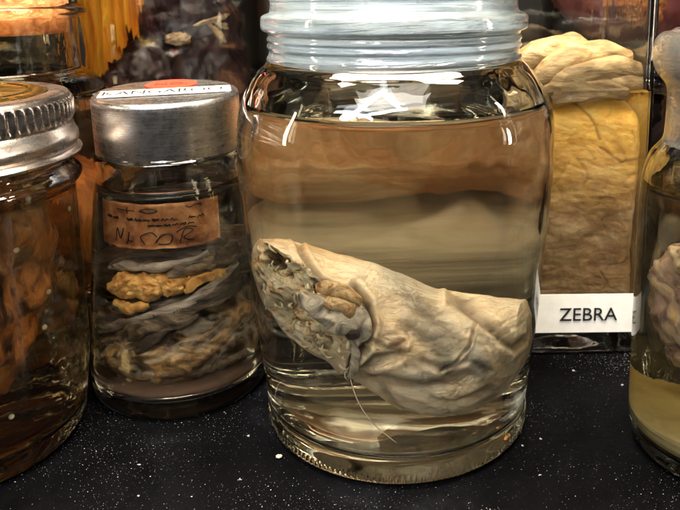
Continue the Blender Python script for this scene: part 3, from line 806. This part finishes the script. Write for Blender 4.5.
# ================================================================== RIGHT APOTHECARY JAR
rbp = ground(716, 450)
RZ = lambda y: onY(X0, y, rbp.y).z
RD = .0285
outer = smooth_prof([(.0240, .0004), (.0262, 0), (.0288, .0028), (.0299, .007), (.0303, .012), (.0305, .03), (.0306, RZ(230)), (.0303, RZ(200)), (.0296, RZ(180)), (.0280, RZ(163)), (.0256, RZ(153)), (.0243, RZ(147)),
                     (.0238, RZ(140)), (.0236, RZ(120)), (.0236, RZ(100)), (.0240, RZ(94)), (.0248, RZ(88)), (.0268, RZ(80)), (.0280, RZ(72)), (.0286, RZ(63)), (.0287, RZ(54)), (.0282, RZ(46)), (.0270, RZ(40)), (.0255, RZ(37)), (.0235, RZ(36))], 5)
rj = thing('apothecary_jar', (rbp.x, rbp.y, 0), 'narrow necked glass apothecary jar with wide flat rim, cut by the right edge', 'jar')
frost2 = M('clouded_glass'); fb = frost2.pbsdf(frost2.ramp(frost2.noise(60, 5, .6, 0, vec=frost2.co(1, 1, 3)), [(.3, (.60, .58, .54)), (.7, (.84, .83, .80))]), .07, trans=.95, ior=1.5, normal=frost2.bump(frost2.noise(30, 4, .6, .6, vec=frost2.co(1, 1, 5)), .0015, .5))
glass_r = mat_glass('apothecary_glass', (.93, .95, .88), wav=.0001, wscale=50)
rg, ri, rbase = jar_glass('glass_body', outer, .0026, .006, rj, glass_r, None, 224, heel=.004, punt=.002, neck_z=RZ(148), mat2=frost2.m)
fl_r = mat_fluid('cloudy_yellow_fluid', (.82, .70, .36), 22)
fluid_in('preserving_fluid', ri, rbase, .006, RZ(192), rj, fl_r)
haze_m = mat_flesh('olive_haze', [(.3, (.16, .12, .05)), (.7, (.34, .28, .15))], 60, bump=.0006, rough=.8)
rw = thing('organ_specimen', (rbp.x, rbp.y, 0), 'purple grey organ with ruffled pale top, inside the narrow necked jar', 'specimen')
cl_ = mat_flesh('cloudy_haze', [(.3, (.20, .155, .07)), (.5, (.36, .29, .15)), (.7, (.50, .43, .26))], 22, (1, 1, 2), .8, .0004, rough=.9, sss=.0)  # solid layer standing in for the hazy glow low in the fluid
obj('glow_layer', lathe(smooth_prof([(0, .0069, 'c'), (.0225, .0069), (.0262, .0088), (.0270, .0110), (.0272, .0125), (.0262, .0140), (.0200, .0150), (0, .0155)], 5), 128, lambda r, z, t: (r, z + (.0025 * noise.noise(Vector((math.cos(t) * 1.5, math.sin(t) * 1.5, 5))) if z > .0118 else 0))), cl_, rw)
pur = mat_flesh('purple_grey_tissue', [(.3, (.07, .04, .06)), (.45, (.26, .18, .21)), (.54, (.48, .38, .38)), (.66, (.50, .32, .16)), (.8, (.6, .52, .42))], 48, (1, 1, 1), 2.2, .0016, vein=((.10, .02, .03), .6), rough=.4)
frill = mat_flesh('pale_frill', [(.3, (.20, .12, .09)), (.5, (.50, .38, .30)), (.7, (.72, .62, .52))], 90, (1, 1, 1), 1.5, .0016, rough=.5)
blob('organ', (.002, .0, RZ(320)), (.0185, .0170, .030), pur, rw, 6, kd(.0030, 1.6, .5), (0, -R(8), 0), 5, bound=.0240)
for i in range(9):
    t = -2.9 + i * .36
    blob('frill', (.003 + .0165 * math.cos(t), .0135 * math.sin(t), RZ(256) + .002 * math.sin(i * 2.3)), (.0050, .0042, .0050), frill, rw, 4, kd(.0016, 1.8, .6), (0, 0, 0), i + 20, bound=.0248)

# ================================================================== BACK JARS
def simple_jar(name, loc, label, R0, zsh, ztop_, rneck, mat, fluid=None, level=None, wall=.003, flange=None):
    o_ = [(R0 * .86, .0004), (R0 * .93, 0), (R0 * .985, .003), (R0, .008), (R0, .03), (R0, zsh - .012), (R0 * .975, zsh - .005), ((R0 + rneck) / 2 * 1.03, zsh + .001), (rneck * 1.03, zsh + .005), (rneck, zsh + .008), (rneck, ztop_ - .006)]
    if flange: o_ += [(rneck * 1.02, ztop_ - .005), (rneck + flange, ztop_ - .003), (rneck + flange, ztop_ - .001), (rneck + flange * .6, ztop_)]
    else: o_ += [(rneck + .0008, ztop_ - .004), (rneck, ztop_)]
    j = thing('specimen_jar', loc, label, 'jar'); j.name = name
    gl, inn, bs = jar_glass('glass_body', smooth_prof(o_, 5), wall, .008, j, mat, None, 160)
    if fluid: fluid_in('preserving_fluid', inn, bs, .008, level, j, fluid)
    return j
# (a) corked jar, far left
b1 = ground(16, 322)
B1 = lambda y: onY(X0, y, b1.y).z
c1_ = onY(16, 100, b1.y)
j1 = simple_jar('specimen_jar', (b1.x, b1.y, 0), 'corked wide glass jar with rounded shoulder behind the canning jar', .0490, B1(78), B1(2), .0375, glass_gold, mat_fluid('brown_amber_fluid', (.80, .45, .12), 16), B1(105), flange=.004)
cork = mat_flesh('cork_bark', [(.3, (.14, .04, .012)), (.48, (.42, .15, .05)), (.6, (.62, .30, .12)), (.75, (.78, .48, .24))], 120, (1, 1, 1.5), 1.0, .0016, rough=.8, sss=0)
zc0, zc1 = B1(27), B1(2) + .012
obj('cork_stopper', lathe(smooth_prof([(0, zc0, 'c'), (.0325, zc0, 'c'), (.0338, zc0 + .001), (.0342, zc1 - .001), (.0325, zc1, 'c'), (0, zc1)], 4), 128, lambda r, z, t: (r + (.0003 * noise.noise(Vector((math.cos(t) * 9, math.sin(t) * 9, z * 300))) if r > .03 else 0), z)), cork, j1)
w1 = thing('organ_specimen', (b1.x, b1.y, 0), 'rust orange tissue pressed inside the corked jar', 'specimen')
rust = mat_flesh('rust_tissue', [(.3, (.03, .01, .004)), (.46, (.20, .07, .015)), (.58, (.45, .18, .035)), (.75, (.62, .34, .10))], 40, (1, 1, .7), 2, .002, rough=.4)
blob('tissue', (0, -.004, .050), (.040, .036, .042), rust, w1, 5, kd(.005, 1.6, .5), (0, 0, 0), 2, bound=.0425)

# (b) big dark jar behind the steel-lidded jar
b2 = ground(180, 250); b2 = Vector(((180 - X0) / F * .44, .43, 0))
B2 = lambda y: onY(X0, y, b2.y).z
simple_jar('specimen_jar', (b2.x, b2.y, 0), 'big jar of dark purple organs and an orange hanging one, behind the steel lidded jar', .0560, .185, .205, .045, glass, mat_fluid('dark_fluid', (.80, .68, .50), 5), .172)
w2 = thing('organ_specimen', (b2.x, b2.y, 0), 'bright orange tissue hanging in ragged folds, upper left behind the steel lid', 'specimen')
om = mat_flesh('bright_orange_tissue', [(.34, (.30, .06, .003)), (.44, (.90, .30, .008)), (.56, (1.0, .46, .02)), (.74, (1.0, .62, .08))], 60, (1.8, 1.8, .22), 1.6, .003, rough=.45)
def PB(x, y, Y=None, ref=None): p = onY(x, y, Y); return p - Vector((ref.x, ref.y, 0))
def curtain():
    bm = bmesh.new(); NU, NV = 120, 80; g_ = []
    for i in range(NU + 1):
        t = -2.75 + 1.12 * i / NU
        low = B2(66) - .005 * abs(math.sin(i * .13)) - .012 * noise.noise(Vector((i * .09, 2, 2))) - .007 * noise.noise(Vector((i * .7, 5, 2))) + .040 * max(0, (i / NU - .35)) * 1.4
        col = []
        for j in range(NV + 1):
            z = low + (.170 - low) * j / NV
            r = .0390 + .0045 * noise.noise(Vector((i * .10, z * 14, 4))) + .0022 * math.sin(i * .33 + math.sin(z * 50) * 1.4) + .002 * fbm(Vector((i * .05, z * 20, 1)), 1.2)
            col.append(bm.verts.new((r * math.cos(t), r * math.sin(t), z)))
        g_.append(col)
    for a, b in zip(g_, g_[1:]):
        for k in range(NV): bm.faces.new((a[k], b[k], b[k + 1], a[k + 1]))
    bmesh.ops.solidify(bm, geom=bm.faces[:], thickness=.002)
    return bm
obj('hanging_tissue', curtain(), om, w2)
purp = mat_flesh('dark_purple_tissue', [(.3, (.004, .002, .003)), (.5, (.018, .007, .010)), (.62, (.045, .018, .024)), (.8, (.11, .055, .055))], 30, (1, 1, .8), 1.5, .0018, rough=.28)
w3 = thing('organ_specimen', (b2.x, b2.y, 0), 'dark purple lobed organ, behind the steel lid', 'specimen')
for i, (x, y, dy, rad) in enumerate([(150, 85, -.024, (.019, .015, .026)), (205, 82, -.022, (.022, .016, .028)), (178, 30, .0, (.030, .02, .030)), (175, 120, -.0, (.042, .035, .040))]):
    p = PB(x, y, b2.y + dy, b2); blob('lobe', (p.x, dy, p.z), rad, purp, w3, 5, kd(.003, 1.4, .4), (0, 0, 0), i + 40, bound=.0485)
tanv = mat_flesh('pale_membrane', [(.3, (.10, .06, .04)), (.5, (.45, .32, .2)), (.7, (.75, .62, .45))], 90, bump=.001)
p = PB(215, 25, b2.y - .035, b2)
for k_, (dx, dz, rr_, ro) in enumerate([(0, .004, (.012, .0014, .0010), -14), (.001, -.003, (.0075, .0014, .0012), 46), (.004, .001, (.0055, .0014, .0010), 20)]):
    blob('membrane', (p.x + dx, -.036, p.z + dz), rr_, tanv, w3, 4, kd(.0012, 1.8, .9), (0, R(ro), 0), 51 + k_, bound=.050)
p = PB(178, 36, b2.y - .034, b2)
blob('membrane', (p.x, -.034, p.z), (.006, .003, .003), tanv, w3, 4, kd(.0015, 1.8, .9), (0, 0, 0), 52, bound=.050)

# (c) jar directly behind the big one: what the curved glass shows in brown and grey bands
b3 = Vector((.002, .385, 0))
simple_jar('specimen_jar', (b3.x, b3.y, 0), 'squat jar of brown and grey tissue seen through the large central jar', .0480, .150, .168, .040, glass, mat_fluid('pale_fluid', (.9, .8, .6), 3), .125)
w4 = thing('organ_specimen', (b3.x, b3.y, 0), 'brown organ above grey green tissue, seen through the large central jar', 'specimen')
brn = mat_flesh('red_brown_tissue', [(.3, (.30, .10, .04)), (.48, (.62, .30, .14)), (.62, (.88, .60, .36)), (.8, (.93, .78, .55))], 30, (.6, .6, 1.5), 1.2, .0015)
grn = mat_flesh('grey_green_tissue', [(.3, (.34, .28, .20)), (.5, (.62, .54, .42)), (.7, (.84, .76, .62))], 30, (.3, .3, 2.2), 1.2, .0015)
blob('brown_lobe', (-.004, -.006, .084), (.040, .036, .0230), brn, w4, 5, kd(.003, 1.4, .4), (0, 0, 0), 61, bound=.0425)
cream_ = mat_flesh('cream_tissue', [(.3, (.55, .38, .22)), (.5, (.86, .70, .48)), (.7, (.95, .86, .68))], 60, bump=.0008)
blob('dark_lobe', (-.006, -.034, .050), (.0022, .004, .020), purp, w4, 5, kd(.0012, 1.4, .4), (0, 0, 0), 64, bound=.0425)
blob('cream_lobe', (-.0150, -.0270, .0820), (.0125, .0130, .0110), cream_, w4, 5, kd(.0025, 1.4, .4), (0, 0, 0), 63, bound=.0425)
blob('grey_lobe', (.0, -.004, .036), (.042, .038, .026), grn, w4, 5, kd(.003, 1.4, .4), (0, 0, 0), 62, bound=.0425)

# (d) dark jar, upper right
b4 = Vector(((612 - X0) / F * .50, .47, 0))
simple_jar('specimen_jar', (b4.x, b4.y, 0), 'dark jar of plum coloured flesh at the back, above the flat sided jar', .0560, .195, .215, .045, glass, mat_fluid('plum_fluid', (.75, .5, .45), 10), .18)
w5 = thing('organ_specimen', (b4.x, b4.y, 0), 'plum brown rounded organ in the back jar, upper right', 'specimen')
plum = mat_flesh('plum_tissue', [(.3, (.08, .02, .025)), (.5, (.24, .08, .08)), (.7, (.38, .18, .13))], 26, (1, 1, 1), 1.0, .0015, rough=.35)
B4 = lambda y: onY(X0, y, b4.y).z
blob('organ', (0, -.004, B4(-20)), (.044, .038, .040), plum, w5, 5, kd(.003, 1.4, .4), (0, 0, 0), 71, bound=.0485)
p = PB(645, 8, b4.y - .04, b4)
blob('amber_glow', (p.x, -.036, p.z), (.012, .008, .012), cork, w5, 5, kd(.003, 1.8, .8), (0, 0, 0), 72, bound=.050)  # amber lump stands in for a glow in the plum jar

# (e) added dark jar, mostly hidden, so the apothecary glass shows black
b6 = Vector((.176, .345, 0))
simple_jar('specimen_jar', (b6.x, b6.y, 0), 'added low jar of near black tissue, behind the narrow necked jar to darken it', .0430, .118, .132, .034, glass, mat_fluid('inky_fluid', (.4, .35, .3), 20), .105)
w6 = thing('organ_specimen', (b6.x, b6.y, 0), 'near black tissue filling the added low jar, behind the narrow necked jar', 'specimen')
blob('tissue', (0, 0, .056), (.036, .036, .046), purp, w6, 5, kd(.003, 1.4, .4), (0, 0, 0), 81, bound=.038)

# ================================================================== LIGHT
def area(name, loc, target, size, power, col, spread=180):
    l = bpy.data.lights.new(name, 'AREA'); l.shape = 'RECTANGLE'; l.size, l.size_y = size; l.energy = power; l.color = col; l.spread = R(spread)
    o = bpy.data.objects.new(name, l); C.objects.link(o); o.location = loc
    o.rotation_euler = (Vector(target) - Vector(loc)).to_track_quat('-Z', 'Y').to_euler(); return o
area('case_lamp', (.02, .20, .60), (.02, .30, .04), (.60, .20), 20.0, (1.0, .84, .62))
area('front_fill', (-.02, -.17, .60), (.02, .27, .06), (.46, .18), 2.6, (1.0, .92, .80))  # added fill that brightens the front faces
area('rim_fill', (.60, .14, .24), (.05, .28, .07), (.03, .34), 1.5, (1.0, .86, .66))  # added on both sides to put bright rims on the glass
area('rim_fill', (-.62, .08, .26), (-.05, .28, .07), (.03, .34), 1.4, (1.0, .84, .60))
# added strip lights, crossed so their reflections make white strokes on the shoulder
for (x, y, z, rz, L_, e) in ((-.20, -.16, .56, 62, .42, 1.5), (-.10, -.26, .52, 18, .40, 1.5), (-.27, -.26, .50, -12, .30, 1.0), (-.02, -.14, .58, -48, .22, .7)):
    o = area('stroke_light', (x, y, z), (x * .2, .27, .06), (L_, .045), e, (.90, .95, 1.0))
    o.rotation_euler.rotate_axis('Z', R(rz))
w = bpy.data.worlds.new('World'); scene.world = w; w.use_nodes = True
w.node_tree.nodes['Background'].inputs[0].default_value = (.9, .75, .6, 1); w.node_tree.nodes['Background'].inputs[1].default_value = .008

# ================================================================== CAMERA
cd = bpy.data.cameras.new('camera'); cam = bpy.data.objects.new('camera', cd); C.objects.link(cam)
cam.location = CAM
cam.rotation_euler = (fw.to_track_quat('-Z', 'Y').to_matrix().to_4x4() @ Matrix.Rotation(R(-.7), 4, 'Z')).to_euler()
cd.sensor_width = 36; cd.lens = 36 * F / 680
cd.shift_x = (340 - X0) / 680; cd.shift_y = -(255 - Y0) / 680
cd.clip_start = .01; cd.clip_end = 50
cd.dof.use_dof = True; cd.dof.focus_distance = .235; cd.dof.aperture_fstop = 30
scene.camera = cam

cy = scene.cycles
cy.max_bounces = 20; cy.transmission_bounces = 18; cy.glossy_bounces = 6; cy.diffuse_bounces = 3; cy.transparent_max_bounces = 12; cy.volume_bounces = 0
cy.caustics_refractive = True; cy.caustics_reflective = False; cy.blur_glossy = .3
cy.sample_clamp_indirect = 6; cy.use_denoising = True
try: cy.denoiser = 'OPENIMAGEDENOISE'; cy.denoising_input_passes = 'RGB_ALBEDO_NORMAL'
except Exception as e: print(e)
vs = scene.view_settings; vs.view_transform = 'Standard'; vs.look = 'None'; vs.exposure = .3; vs.gamma = 1; vs.use_curve_mapping = False
